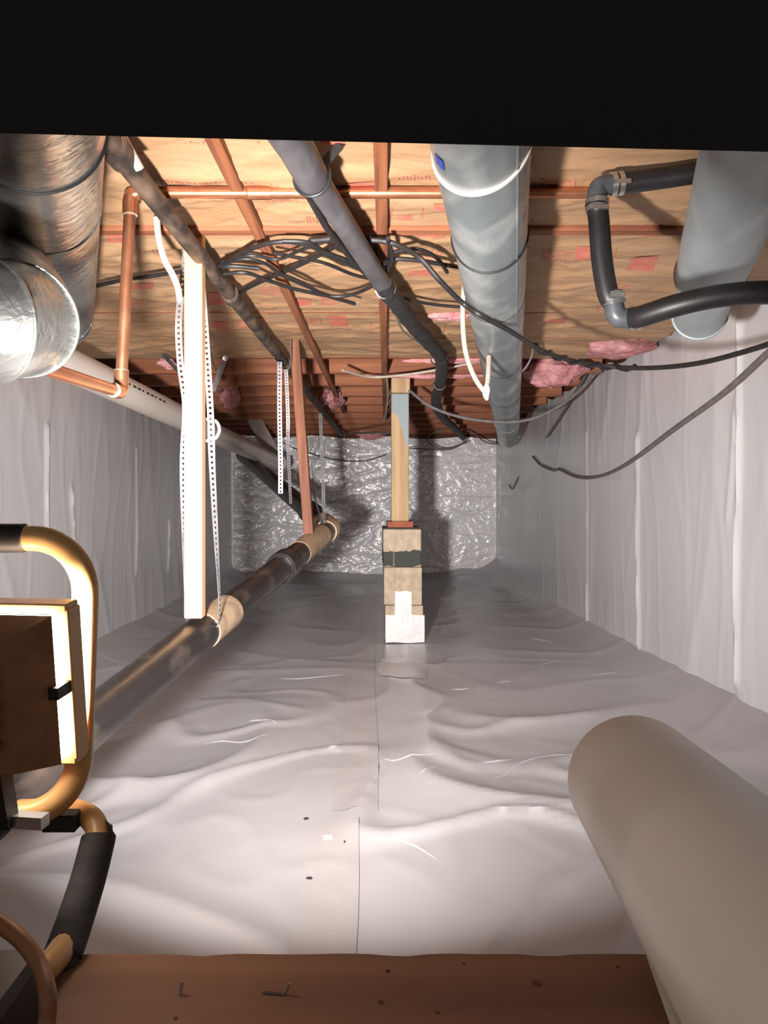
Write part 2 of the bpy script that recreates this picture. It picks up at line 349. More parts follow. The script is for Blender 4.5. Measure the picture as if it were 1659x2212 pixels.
for k in range(6):
    y0, y1 = JY[k], JY[k+1]
    a0 = y0+(0.022 if k in (2,) else -0.006); a1 = y1-(0.022 if k == 1 else -0.012)
    if k == 5: a1 = y1-0.01
    x1 = XR-0.02
    t = thing('insulation_batt', (-0.05, (y0+y1)/2, H), bl[k], 'insulation', 'paper faced insulation batts')
    def edge(x, k=k): return 0.014*mn.noise(Vector((x*4, k, 2)))
    part('kraft_facing', MB().grid(lambda a, b: (lambda x: (lambda y: (x, y, paper_z(x, y, k)+ (0.0006*k)))(a0+edge(x)*(1-b)+b*(a1-a0)+edge(x+9)*b))(XL+0.02+a*(x1-XL-0.02)), 190, 26), M['kraft'], t)
    part('pink_wool', MB().box((XL+0.03, y0+0.021, H+0.03), (XR-0.03, y1-0.021, H+0.15)), M['pink'], t, smooth=False)
    batts.append(t)
PRT = {k: MB() for k in range(6)}
def mark(u0, v0, u1, v1, sl=0.0, own=False):
    A = [PZ(u0, v0, H-0.008), PZ(u1, v0, H-0.008), PZ(u0+sl, v1, H-0.008), PZ(u1+sl, v1, H-0.008)]
    k = int((((A[0].y+A[3].y)/2)-1.0)/0.4)
    if k < 0 or k > 5: return
    nx = max(1, min(16, int(abs(u1-u0)/6))); ny = max(1, min(8, int(abs(v1-v0)/5)))
    def fn(a, b):
        p = (A[0]*(1-a)+A[1]*a)*(1-b)+(A[2]*(1-a)+A[3]*a)*b
        p.y = min(max(p.y, JY[k]+0.03), JY[k+1]-0.03)
        return (p.x, p.y, paper_z(p.x, p.y, k)+0.0006*k-0.0014)
    if own: part('red_print_patch', MB().grid(fn, nx, ny), M['print'], batts[k])
    else: PRT[k].grid(fn, nx, ny)
for r in [(690,306,745,317),(748,393,816,424,3),(936,440,972,458),(900,505,960,521),(232,511,276,531),(1246,541,1308,574,-6),(1368,560,1424,590,-14),(706,686,746,711,6),
          (884,590,934,611,-6),(272,611,330,630),(448,640,486,662),(456,700,492,716),(585,560,612,574),(640,655,672,672),(1036,800,1060,808),(1180,690,1225,706,-6),
          (860,470,890,482),(560,505,596,518),(1395,505,1420,520),(540,690,570,704)]: mark(*r, **({'sl': 0.0} if len(r) == 4 else {}), own=True)
def scribble(u0, v0, n, w, h, sl):
    for i in range(n):
        u = u0+i*w+random.uniform(-1, 1); hh = h*random.uniform(0.5, 1.0); mark(u, v0-hh/2, u+random.uniform(2, 3.2), v0+hh/2, sl)
        if i % 3 == 1: mark(u, v0-hh/2, u+w*0.8, v0-hh/2+3)
for a in [(345,406,10,8,26,6),(430,407,6,8,24,6),(520,412,13,7,30,9),(570,437,9,6,22,6),(860,384,9,8,20,3),(1160,405,10,9,34,-8),(1165,330,8,10,20,-6),
          (1175,560,8,8,26,-8),(600,540,9,5,22,4),(560,638,12,6,22,4),(690,655,10,6,24,5),(640,700,9,6,18,4),(905,560,9,6,24,-5),(980,480,6,6,18,-2),(1300,630,8,7,26,-9),
          (300,545,7,7,18,3),(255,660,8,7,18,3),(500,700,8,6,16,3),(870,690,8,6,16,-3),(760,560,7,5,18,3),(660,480,8,7,22,4),(400,320,10,9,16,5)]: scribble(*a)
for u, v, h, s in [(556,312,10,3),(850,400,30,-2),(918,402,24,-2),(845,450,40,-4),(912,450,26,-3),(630,410,34,8),(560,400,36,8),(1300,650,50,-22),(1150,480,40,-4),(745,700,24,4),(800,705,22,0),(620,560,36,4),(1330,545,60,-26),(700,400,14,2),(960,705,18,-3)]:
    mark(u, v, u+3, v+h, s)
for k in range(6):
    if PRT[k].v: part('red_lettering', PRT[k], M['print'], batts[k], 'faded red printed strokes on the tan paper', kind='stuff')

# ------------------------------------------------------------------ exposed pink insulation
def tuft(c, rad, label, seed, amp=0.28): solo('pink_insulation_tuft', MB().blob(c, rad, amp, 2.2, seed), M['pink'], label, 'insulation', 'pink insulation tufts')
tuft((0.86, 3.62, 1.335), (0.15, 0.15, 0.085), 'fat bulging tuft of pink insulation beside the round duct', 1)
tuft((1.03, 3.16, 1.35), (0.14, 0.17, 0.045), 'flat torn strip of pink insulation along the right wall top', 2)
tuft((0.40, 3.43, 1.350), (0.26, 0.03, 0.024), 'long pink insulation strip hanging at the last paper edge', 3, 0.35)
tuft((0.27, 3.84, 1.350), (0.36, 0.03, 0.024), 'long thin pink insulation strip above the wooden post', 4, 0.35)
tuft((0.27, 2.62, 1.340), (0.075, 0.04, 0.018), 'small pink insulation tear between the cable wrap and the duct', 5)
tuft((-0.23, 4.62, 1.34), (0.06, 0.16, 0.06), 'ragged dusty pink tuft by the end of the iron pipe', 6, 0.5)
tuft((-0.80, 4.35, 1.33), (0.05, 0.10, 0.085), 'dusty pink rag of insulation hanging above the white drain pipe', 7, 0.5)
tuft((-0.92, 3.50, 1.345), (0.05, 0.03, 0.03), 'tiny pale pink tuft behind the copper riser', 8, 0.4)
tuft((0.0, 6.98, 1.325), (0.12, 0.05, 0.04), 'dusty pink tuft above the back wall liner', 9, 0.5)

# ------------------------------------------------------------------ wooden strips under the joists
def strip(p, q, w, t, label):
    p = p-(q-p).normalized()*(p.y-0.52)
    solo('wood_strip', MB().bar(p, q, w, t, bev=0.002), M['strip'], label, 'wood strip', smooth=False)
strip(PZ(462, 300, H-0.010), PZ(744, 890, H-0.010), 0.026, 0.019, 'thin reddish wooden strip slanting under the joists beside the iron pipe')
strip(PZ(822, 300, H-0.010), PZ(832, 905, H-0.010), 0.026, 0.019, 'thin reddish wooden strip running straight under the joists above the post')

# ------------------------------------------------------------------ iron pipe
def axis_of(p, q): return (Vector(q)-Vector(p)).normalized()
def coupling(parent, c, ax, r, L, mt, name='coupling'):
    ax = Vector(ax).normalized(); c = Vector(c)
    part(name, MB().tube([c-ax*L/2, c-ax*L*0.44, c-ax*L*0.44, c+ax*L*0.44, c+ax*L*0.44, c+ax*L/2], [r*0.9, r*0.94, r, r, r*0.94, r*0.9], 20), mt, parent)
p, q = PZ(232, 300, 1.285), PZ(736, 938, 1.275); ax = axis_of(p, q); p2 = p-ax*0.06
t = thing('iron_pipe', (p+q)/2, 'long rusty iron pipe hung diagonally under the joists', 'pipe')
part('pipe_run', MB().tube([p2+(q-p2)*i/40 for i in range(41)], 0.0195, 16), M['iron'], t)
for u, v in ((250, 330), (486, 640), (614, 785)): coupling(t, p+ax*(PZ(u, v, 1.283)-p).dot(ax), ax, 0.025, 0.06, M['iron'])
part('end_ring', MB().ring(q+Vector((0.0, -0.01, -0.005)), (0.1, 1, 0), 0.034, 0.004), M['strap'], t, 'pale wire ring around the pipe end')

# ------------------------------------------------------------------ perforated straps
def perf(name, pts, wv, w, mt, label, group=None, thick=0.0009):
    # pts: smooth centre line; wv: width direction at each control point; a real hole in each cell
    C = cr(pts, 16); Wd = cr([Vector(x) for x in wv], 16)
    L = [0]
    for i in range(1, len(C)): L.append(L[-1]+(C[i]-C[i-1]).length)
    n = int(L[-1]/(w*0.8)); m = MB(); 
    def at(s):
        i = 1
        while i < len(L)-1 and L[i] < s: i += 1
        f = (s-L[i-1])/max(1e-9, L[i]-L[i-1]); return C[i-1].lerp(C[i], f), Wd[i-1].lerp(Wd[i], f).normalized()
    for i in range(n):
        c0, w0 = at(L[-1]*i/n); c1, w1 = at(L[-1]*(i+1)/n); cm = (c0+c1)/2; wm = ((w0+w1)/2).normalized(); tm = (c1-c0).normalized()
        o = len(m.v)
        m.v += [c0-w0*w/2, c0+w0*w/2, c1+w1*w/2, c1-w1*w/2]
        r = w*0.21
        for a in range(8):
            an = math.pi*2*a/8-math.pi*0.75; m.v.append(cm+wm*math.cos(an)*r+tm*math.sin(an)*r)
        h = [o+4+a for a in range(8)]
        m.f += [[o, o+1, h[2], h[1], h[0]], [o+1, o+2, h[4], h[3], h[2]], [o+2, o+3, h[6], h[5], h[4]], [o+3, o, h[0], h[7], h[6]]]
    o = solo(name, m, mt, label, 'strap', group, smooth=False)
    md = o.modifiers.new('thickness', 'SOLIDIFY'); md.thickness = thick; md.offset = 0
    return o
X1, Y1 = (1,0,0), (0.15,1,0.1)
D1 = 1.86
perf('perforated_strap', [P(404,515,1.86), P(399,570,1.86), P(386,690,1.86), P(390,790,1.86), P(401,880,1.86), P(396,1000,1.86), P(398,1150,1.87), P(401,1260,1.87), P(404,1325,1.87), P(407,1350,1.88), P(428,1392,1.9), P(458,1380,1.9), P(471,1352,1.9), P(474,1290,1.88), P(466,1150,1.87), P(458,1000,1.86), P(455,900,1.86), P(448,780,1.86), P(438,640,1.86), P(428,540,1.86), P(424,500,1.86)],
     [X1,X1,X1,X1,X1,(1,0.3,0),(0.6,0.8,0),(0.3,1,0),(0.1,1,0),Y1,Y1,Y1,Y1,(0.1,1,0),(0.5,0.8,0),(0.8,0.5,0),X1,X1,X1,X1,X1], 0.0165, M['strap'],
     'long zinc perforated strap looping from the joist under the black drain pipe')
D2 = 2.97
perf('perforated_strap', [P(604,782,D2), P(604,900,D2), P(606,1000,D2), P(606,1066,D2)], [X1,X1,X1,X1], 0.018, M['strap'], 'straight zinc perforated strap hanging free below the iron pipe, wider of the two')
perf('perforated_strap', [P(618,800,D2+0.03), P(622,900,D2+0.03), P(622,960,D2+0.03), P(628,1088,D2+0.03)], [X1,X1,(1,0.5,0),(0.6,0.8,0)], 0.014, M['strap'], 'narrow twisted perforated strap hanging behind the wider one')
perf('hanger_strap', [P(587,728,D2), P(592,770,D2), P(602,790,D2), P(618,800,D2), P(628,785,D2), P(629,728,D2)], [Y1]*6, 0.018, M['strap'], 'bent metal hanger cradling the iron pipe under a joist')
perf('perforated_strap', [P(692,893,3.25), P(696,1000,3.25), P(699,1080,3.25), P(701,1140,3.27)], [X1,X1,X1,X1], 0.014, M['strap_dark'], 'dark perforated strap hanging to the drain pipe elbow')
perf('perforated_strap', [P(676,1000,3.2), P(680,1070,3.22), P(690,1110,3.24), P(697,1138,3.26)], [X1,(1,0.5,0),(1,0.5,0),X1], 0.009, M['strap_dark'], 'thin dark strap curving beside the reddish hanging stud')

# ------------------------------------------------------------------ hanging studs
a, b = P(420, 500, 1.84), P(421, 1334, 1.84)
s = solo('hanging_stud', MB().box((a.x-0.021, 1.823, b.z), (a.x+0.022, 1.862, H+0.06), 0.002), M['stud'], 'bright pale wooden stud hanging from the joist onto the drain pipe', 'stud', smooth=False)
m = MB(); p, q = P(636, 740, 3.04), P(668, 1163, 3.04); m.bar(p+Vector((0,0,0.03)), q, 0.038, 0.06, up=(0,1,0), bev=0.002)
solo('hanging_stud', m, M['stud_red'], 'slim reddish wooden stud leaning down to the drain pipe elbow', 'stud', smooth=False)

# ------------------------------------------------------------------ drain pipes
c1 = P(428, 1372, 1.88); e0 = P(712, 1142, 3.38)
ax = axis_of(c1, e0); n0 = c1-ax*1.25
t = thing('drain_pipe', Vector((c1.x, c1.y, c1.z-0.05)), 'old black drain pipe sloping up across the crawl space', 'pipe')
part('pipe_run', MB().tube([n0+(e0-n0)*i/30 for i in range(31)], 0.044, 24), M['drain'], t)
coupling(t, c1+ax*0.12, ax, 0.047, 0.20, M['drain_tan'], 'tan_coupling')
coupling(t, c1+ax*0.78, ax, 0.054, 0.10, M['drain'], 'hub')
coupling(t, c1+ax*1.18, ax, 0.046, 0.42, M['drain_tan'], 'dusty_sleeve')
e1 = P(524, 984, 5.75); ax2 = axis_of(e0, e1)
part('elbow', MB().tube(cr([e0-ax*0.08, e0, e0+ax*0.01+ax2*0.05, e0+ax2*0.12], 8), 0.050, 20), M['drain_tan'], t)
t = thing('drain_branch', e0, 'shiny black plastic drain branch rising behind the white pipe', 'pipe')
part('pipe_run', MB().tube([e0+ax2*0.04+(e1-e0)*i/20 for i in range(21)], 0.046, 20), M['abs'], t)
coupling(t, e0+ax2*0.35, ax2, 0.056, 0.10, M['abs'])
a, b = P(200, 812, 2.75), P(606, 1003, 5.9); ax = axis_of(a, b); a = a-ax*0.9
t = thing('white_drain_pipe', (a+b)/2, 'thick white plastic drain pipe sloping along the left wall', 'pipe')
part('pipe_run', MB().tube([a+(b-a)*i/20 for i in range(21)], 0.057, 28), M['pvc'], t)
coupling(t, b-ax*0.05, ax, 0.066, 0.14, M['pvc'])
m = MB()
for i in range(9):                                   # faint printed line of characters on the white pipe
    c = a+ax*(1.08+i*0.045); n = Vector((0.86, -0.44, 0.15)).normalized(); n = (n-ax*n.dot(ax)).normalized(); tt = ax.cross(n)
    w = 0.030 if i % 3 else 0.018
    m.add([c+n*0.0578-tt*0.004, c+ax*w+n*0.0578-tt*0.004, c+ax*w+n*0.0578+tt*0.004, c+n*0.0578+tt*0.004], [(0,1,2,3)])
part('printed_marking', m, M['dark_seam'], t, smooth=False, kind='stuff')
solo('pale_board', MB().bar(P(548, 902, 6.172), P(596, 992, 6.172), 0.11, 0.02, up=(0,1,0)), M['pale_board'], 'short pale board leaning behind the white drain pipe', 'board', smooth=False)

# ------------------------------------------------------------------ copper pipe
zc = 1.323; A = PZ(1272, 416, zc); d = A.y
B = Vector(P(281, 437, d)); B.z = zc; Cc = P(262, 848, d+0.0); E = P(90, 793, 1.18); E = Cc+(E-Cc)*1.0
t = thing('copper_pipe', Vector((B.x, B.y, Cc.z)), 'shiny copper water pipe dropping from the ceiling and turning toward the big duct', 'pipe')
r = 0.0118
part('ceiling_run', MB().tube([B+Vector((0.03,0,0)), A], r, 16), M['copper'], t)
part('riser', MB().tube([B-Vector((0,0,0.03)), Cc+Vector((0,0,0.03))], r, 16), M['copper'], t)
part('lower_run', MB().tube([Cc+(E-Cc).normalized()*0.03, E], r, 16), M['copper'], t)
rd = Vector((0,0,-1)); dl = (E-Cc).normalized()
for nm, pts in (('elbow', [B+Vector((0.045,0,0)), B+Vector((0.02,0,0)), B+Vector((0.005,0,-0.005)), B+Vector((0,0,-0.02)), B+Vector((0,0,-0.045))]),
                ('elbow', [Cc+Vector((0,0,0.045)), Cc+Vector((0,0,0.02)), Cc+dl*0.005+Vector((0,0,0.005)), Cc+dl*0.02, Cc+dl*0.045])):
    el = part(nm, MB().tube(cr(pts, 6), r*1.25, 18), M['copper'], t)
    for c, axx in ((pts[0], pts[0]-pts[1]), (pts[-1], pts[-1]-pts[-2])):
        part('solder_bead', MB().ring(c, axx, r*1.08, 0.0022, 24, 6), M['solder'], el)
coupling(t, Vector((P(560, 433, d).x, d, zc)), (1,0,0), r*1.2, 0.05, M['copper'])

# ------------------------------------------------------------------ grey conduit and wrapped line
g = [PZ(600, 262, 1.275), PZ(640, 320, 1.275), PZ(700, 425, 1.275), PZ(760, 520, 1.275), PZ(832, 622, 1.275)]
ax = axis_of(g[1], g[-1])
t = thing('grey_conduit', (g[1]+g[-1])/2, 'grey plastic conduit running diagonally under the paper insulation', 'conduit')
part('pipe_run', MB().tube([g[0]-ax*0.2+(g[-1]-g[0]+ax*0.2)*i/20 for i in range(21)], 0.024, 20), M['grey_pipe'], t)
part('bell_socket', MB().tube([PZ(604, 266, 1.272), PZ(640, 320, 1.272), PZ(668, 372, 1.272), PZ(676, 386, 1.272), PZ(680, 394, 1.272)], [0.030,0.030,0.030,0.031,0.027], 22), M['grey_pipe'], t)
part('black_side_line', MB().tube([PZ(u, v, 1.285) for u, v in ((612,310),(655,400),(705,490),(760,560),(815,615))], 0.008, 10), M['cable'], t)
part('wooden_batten', MB().bar(PZ(690, 380, 1.325), PZ(832, 600, 1.325), 0.03, 0.012), M['strip'], t, 'thin wooden batten behind the conduit', smooth=False)
hk = PZ(674, 384, 1.272)
part('pipe_clamp', MB().ring(hk, ax, 0.0325, 0.0035), M['strap_dark'], t)
for sg in (-1, 1): part('clamp_arm', MB().bar(hk+Vector((sg*0.022, 0, 0.026)), hk+Vector((sg*0.050, 0.0, 0.058)), 0.016, 0.004, up=(0,1,0)), M['strap_dark'], t, smooth=False)
ln = cr([g[-1]-ax*0.06, PZ(850,645,1.27), PZ(900,710,1.27), PZ(945,760,1.265), PZ(955,785,1.265), PZ(950,830,1.255), P(942,868,3.9), P(955,900,4.6), P(985,928,5.6), P(1000,945,6.4)], 10)
t = solo('wrapped_line_set', MB().tube(ln, [0.026]*len(ln), 14, wob=0.18), M['black_wrap'], 'black wrapped pipe line bending down the ceiling from the grey conduit', 'pipe')
part('wrap_tie', MB().ring(g[-1], ax, 0.0265, 0.003), M['cable_pale'], t); part('wrap_tie', MB().ring(ln[34], ln[35]-ln[34], 0.0265, 0.002), M['strap_dark'], t); part('wrap_tie', MB().ring(ln[50], ln[51]-ln[50], 0.0265, 0.002), M['strap'], t)
part('thin_wire', MB().tube([v+Vector((-0.028+0.012*math.sin(i*0.4), 0, -0.012)) for i, v in enumerate(ln[8:52])], 0.003, 6), M['cable_grey'], t)

# ------------------------------------------------------------------ round ducts
def duct_pts(p, q, n=24): p, q = Vector(p), Vector(q); return [p+(q-p)*i/n for i in range(n+1)]
p, q = Vector((0.10, 0.80, 1.242)), Vector((1.015, 5.62, 1.185)); ax = axis_of(p, q)
t = thing('round_duct', (p+q)/2-Vector((0,0,0.075)), 'long dented galvanised round duct running under the middle of the ceiling', 'duct')
part('duct_tube', MB().tube(duct_pts(p, q, 120), 0.075, 48, wob=0.014), M['galv'], t)
def at_d(p, q, d): p, q = Vector(p), Vector(q); return p+(q-p)*((d-p.y)/(q.y-p.y))
for dd, rr, tt, nm, mt in ((1.54, 0.0755, 0.0032, 'joint_seam', 'dark_seam'), (1.95, 0.0752, 0.0012, 'joint_seam', 'dark_seam'), (2.75, 0.0752, 0.0012, 'joint_seam', 'dark_seam'), (3.5, 0.0752, 0.0012, 'joint_seam', 'dark_seam'), (4.6, 0.076, 0.003, 'band', 'strap')):
    part(nm, MB().ring(at_d(p, q, dd), ax, rr, tt, 48, 8), M[mt], t)
tilt = (ax+Vector((0.28, 0, -0.05))).normalized()
part('white_band', MB().ring(at_d(p, q, 1.16), tilt, 0.0765, 0.0045, 48, 8), M['pvc'], t, 'white plastic band')
s1 = ax.cross(Vector((0,0,1))).normalized(); s2 = s1.cross(ax)
def duct_patch(p, q, r, d0, d1, a0, a1, n=8):
    m = MB(); return m.grid(lambda a, b: at_d(p, q, d0+(d1-d0)*a)+(s1*math.cos(a0+(a1-a0)*b)+s2*math.sin(a0+(a1-a0)*b))*r, 6, n)
part('blue_mark', duct_patch(p, q, 0.0768, 1.085, 1.118, math.radians(214), math.radians(228)), M['blue'], t, 'blue printed mark')
part('long_seam', MB().tube(duct_pts(p+(s1*0.72-s2*0.70)*0.075, q+(s1*0.72-s2*0.70)*0.075, 30), 0.0018, 6), M['galv'], t)

p, q = Vector((0.375, 0.55, 1.235)), Vector((0.855, 1.98, 1.212)); ax = axis_of(p, q)
pm_ = at_d(p, q, 1.74); q2 = q+Vector((0.025, 0.06, -0.012))
t = thing('duct_boot', q-Vector((0,0,0.08)), 'dull grey round duct ending beside the right wall', 'duct')
part('duct_tube', MB().tube(duct_pts(p, pm_, 20), 0.076, 44), M['galv_dull'], t)
part('end_section', MB().tube([pm_-ax*0.04, pm_, pm_+(q2-pm_)*0.5, q2], [0.066,0.067,0.067,0.067], 44), M['galv_dull'], t)
part('rolled_rim', MB().ring(q2, axis_of(pm_, q2), 0.068, 0.0045, 48, 10), M['galv_dull'], t)
part('crimp_bead', MB().ring(pm_-ax*0.012, ax, 0.0765, 0.003, 48, 8), M['galv_dull'], t)

p, q = Vector((-0.292, 0.58, 1.205)), Vector((-0.847, 2.05, 1.215)); ax = axis_of(p, q)
t = thing('big_duct', (p+q)/2-Vector((0,0,0.1)), 'big shiny galvanised duct beside the left wall', 'duct')
part('duct_tube', MB().tube(duct_pts(p, q, 60), 0.100, 56, wob=0.006), M['galv_bright'], t)
part('joint_seam', MB().ring(at_d(p, q, 1.02), ax, 0.1008, 0.0028, 56, 8), M['dark_seam'], t)
part('raised_seam', MB().ring(at_d(p, q, 1.28), ax, 0.1002, 0.0018, 56, 8), M['galv_bright'], t)
part('end_elbow', MB().tube(cr([q-ax*0.02, q+ax*0.03, q+ax*0.06+Vector((0,0,0.03)), q+ax*0.07+Vector((0,0,0.12))], 5), 0.101, 48), M['galv_bright'], t)
e = P(-42, 690, 0.95)
path = [e+Vector(v) for v in ((-0.62,-0.02,0.01), (-0.3,-0.01,0.004), (-0.022,0,0), (0.004,0.022,0.003), (0.014,0.07,0.016), (-0.012,0.12,0.045), (-0.07,0.18,0.085), (-0.17,0.45,0.2), (-0.21,0.58,0.25))]
t = thing('branch_elbow_duct', e-Vector((0,0,0.08)), 'glaring sheet metal duct elbow just above the work light', 'duct')
part('duct_tube', MB().tube(path, 0.076, 56), M['galv_bright'], t)
for i in (2, 3, 4): part('gore_seam', MB().ring(path[i], path[i+1]-path[i-1], 0.0768, 0.0024, 56, 8), M['dark_seam' if i == 2 else 'galv_bright'], t)

# ------------------------------------------------------------------ black hose with elbows
hd = 1.44; E1 = P(1290, 402, hd); E2 = P(1330, 688, hd); rh = 0.0195
t = thing('black_water_hose', E2-Vector((0,0,0.03)), 'thick black water hose with two clamped elbows beside the grey duct', 'hose')
part('riser_hose', MB().tube(cr([E1+Vector((-0.004,0,-0.03)), P(1293,470,hd), P(1300,560,hd), P(1312,630,hd), E2+Vector((-0.006,0,0.03))], 8), rh, 18), M['rubber'], t)
part('upper_hose', MB().tube(cr([E1+Vector((0.03,0,0.004)), P(1340,396,hd), P(1420,386,hd-0.005), P(1520,371,hd-0.02), P(1640,360,hd-0.03)], 8), rh*1.02, 18), M['rubber'], t)
part('lower_hose', MB().tube(cr([E2+Vector((0.03,-0.004,0.0)), P(1390,682,hd-0.03), P(1460,660,hd-0.07), P(1550,640,hd-0.1), P(1660,632,hd-0.12), P(1820,640,hd-0.12)], 8), rh*1.03, 18), M['rubber'], t)
for c, a_, b_ in ((E1, Vector((0,0,-0.045)), Vector((0.045,0,0.005))), (E2, Vector((-0.006,0,0.05)), Vector((0.045,-0.004,0.0)))):
    el = part('elbow_fitting', MB().tube(cr([c+a_, c+a_*0.4, c+(a_+b_)*0.08, c+b_*0.4, c+b_], 6), 0.0185, 18), M['fitting'], t)
    for w in (a_, b_):
        wn = w.normalized()
        for k in (0.030, 0.043): part('hose_clamp', MB().tube([c+wn*(k-0.0045), c+wn*(k+0.0045)], rh*1.12, 22), M['clamp'], t)
        part('clamp_screw', MB().bar(c+wn*0.043+Vector((-0.012,-0.018,-0.004)), c+wn*0.043+Vector((0.014,-0.02,-0.004)), 0.008, 0.008), M['clamp'], t, smooth=False)

# ------------------------------------------------------------------ cables
def cable(pts, r, mt, label, name='cable', cat='cable', group=None, n=10): return solo(name, MB().tube(cr(pts, n), r, 8), M[mt], label, cat, group)
Z = lambda L, z=1.305: [PZ(u, v, z+(w[0] if w else 0)) for u, v, *w in L]
cable(Z([(190,622),(270,604),(330,596),(395,586),(450,582),(500,575),(560,580)]), 0.006, 'cable', 'black cable coming out from behind the copper riser', 'black_cable')
TL = ['black tangled cable arching highest in the hump left of the conduit', 'black tangled cable sweeping in the lowest long curve up to the straight strip', 'black tangled cable rising straight from the iron pipe to the conduit', 'short black tangled cable passing behind the slanting strip', 'short black tangled cable ending loose below the others', 'thin black cable waving through the middle of the tangle', 'black tangled cable dropping behind the conduit', 'thin black tangled cable zigzagging up to the conduit', 'short black cable arc between the straight strip and the round duct']
for L, r in (([(455,584),(500,562),(556,532),(620,522),(680,535),(722,556),(790,582),(838,565)], 0.006),
             ([(482,592),(530,589),(580,606),(640,625),(720,640),(770,633),(820,606),(846,562),(838,515)], 0.0055),
             ([(498,642),(560,610),(640,576),(700,546),(740,525),(800,512)], 0.0055),
             ([(590,546),(640,556),(700,568),(760,592),(806,604)], 0.005),
             ([(596,588),(650,610),(700,636),(766,656)], 0.006),
             ([(468,578),(520,560),(570,568),(620,600),(700,634),(730,642)], 0.0045),
             ([(610,520),(665,524),(705,545),(770,570),(812,600)], 0.005),
             ([(480,566),(540,552),(600,560),(650,540),(720,516)], 0.0045),
             ([(846,545),(900,538),(942,556),(966,588)], 0.005)):
    cable(Z(L, 1.295+random.uniform(-0.01, 0.012)), r, 'cable', TL.pop(0), 'black_cable', group='tangled black cables')
cable(Z([(836,575),(840,560),(900,562),(960,572),(1010,580)]), 0.006, 'cable', 'black cable running level from the strip to the round duct', 'black_cable')
cable(Z([(836,600),(870,640),(920,655),(980,662),(1030,664)]), 0.005, 'cable', 'lower black cable sagging from the conduit to the round duct', 'black_cable')
E_ = [PZ(668,520,1.30), PZ(735,515,1.30), PZ(800,518,1.30), PZ(850,526,1.29), PZ(905,556,1.27), PZ(950,606,1.22), P(1000,655,1.88), P(1040,682,1.86), P(1100,714,1.97), P(1170,757,2.15), P(1235,779,2.25), P(1310,791,2.3), P(1400,795,2.2), P(1500,786,2.0), P(1600,762,1.8), P(1720,724,1.6)]
lc = cable(E_, 0.0068, 'cable', 'long black cable sagging across the round duct toward the right wall', 'black_cable')
ec = cr(E_, 10)
tw = []
for i in range(88, 118):
    c = ec[i]; a_ = i*1.3; tw.append(c+Vector((0.004*math.cos(a_), 0, 0.006*math.sin(a_))))
part('tape_wrapping', MB().tube(tw, 0.0075, 8), M['abs'], lc)
wc = cable([P(1008,582,2.2), P(1001,640,2.2), P(1000,700,2.22), P(1006,760,2.25), P(1022,808,2.28), P(1040,838,2.3), P(1049,842,2.3), P(1054,815,2.32), P(1056,770,2.35)], 0.0075, 'cable_pale', 'pale cable hanging in a long loop beside the round duct')
b = P(1050, 846, 2.3)
part('plug', MB().tube([b+Vector((0.002,0,0.022)), b+Vector((0.002,0,0.01)), b, b-Vector((0,0,0.014)), b-Vector((-0.003,0,0.026))], [0.006,0.010,0.012,0.009,0.004], 12), M['tape_white'], wc, 'white plastic plug')
cable([P(884,843,3.9), P(930,878,3.85), P(1000,902,3.8), P(1090,912,3.75), P(1160,901,3.75), P(1230,862,3.75), P(1296,798,3.75)], 0.0075, 'cable_grey', 'grey cable swagging from the post top to the right wall', 'grey_cable')
cable([PX(1700,728,1.13), PX(1655,764,1.135), PX(1560,850,1.13), PX(1450,930,1.13), PX(1350,1004,1.13), PX(1290,1030,1.13), PX(1245,1030,1.13), PX(1208,1014,1.13), PX(1196,1016,1.12), PX(1168,1004,1.12), PX(1151,986,1.13)], 0.008, 'cable_grey', 'grey cable drooping low across the right wall liner', 'grey_cable')
cable([P(262,290,1.3), P(280,325,1.3), P(302,366,1.32)], 0.008, 'cable_white', 'short white cable beside the near end of the iron pipe', 'white_cable')
cable([P(338,470,1.72), P(342,510,1.72), P(355,560,1.72), P(372,592,1.74), P(384,622,1.76), P(388,648,1.80)], 0.0075, 'cable_white', 'white cable dangling from the insulation next to the bright stud', 'white_cable')
cable([P(444,905,1.885), P(466,910,1.88), P(474,928,1.875), P(466,946,1.875), P(448,952,1.88), P(430,950,1.885)], 0.004, 'cable_white', 'small white wire loop behind the bright stud', 'white_wire')
cable([P(428,684,2.6), P(436,715,2.6), P(445,745,2.6), P(456,770,2.6), P(466,800,2.6)], 0.006, 'cable_pale', 'short pale wire end hanging right of the bright stud', 'pale_wire')
for pts, lab in (([(1010,955),(960,970),(925,955),(930,938),(975,925),(1003,945),(992,962),(960,972),(885,968)], 'thin dark wire coiled in a loop above the back wall liner'),
                 ([(985,920),(1020,935),(1050,955),(1078,960)], 'thin wire running from the coil to the round duct end'),
                 ([(945,915),(1010,908),(1070,905)], 'thin wire under the far joists left of the round duct'),
                 ([(835,982),(790,995),(740,995),(690,985),(640,970),(610,955)], 'thin grey wire sagging across the back wall liner behind the studs'),
                 ([(736,937),(745,934),(790,934),(870,935)], 'thin straight wire leaving the iron pipe end ring')):
    cable([P(737,938,6.3), P(790,935,4.9), P(852,934,3.98)] if 'end ring' in lab else [P(u, v, 7.075 if 'behind the studs' in lab else 6.6+0.05*math.sin(i*2)) for i, (u, v) in enumerate(pts)], 0.006, 'cable_grey', lab, 'thin_wire')
cable([P(832,760,3.5), P(834,800,3.7), P(838,850,4.2), P(834,890,4.8), P(828,912,5.2)], 0.006, 'cable_pale', 'pale wire following the straight wooden strip to its end', 'pale_wire')
cable([P(1150,740,2.8), P(1148,770,2.85), P(1130,800,2.9), P(1100,815,2.95)], 0.004, 'cable_grey', 'thin wire hooked under the round duct', 'thin_wire')
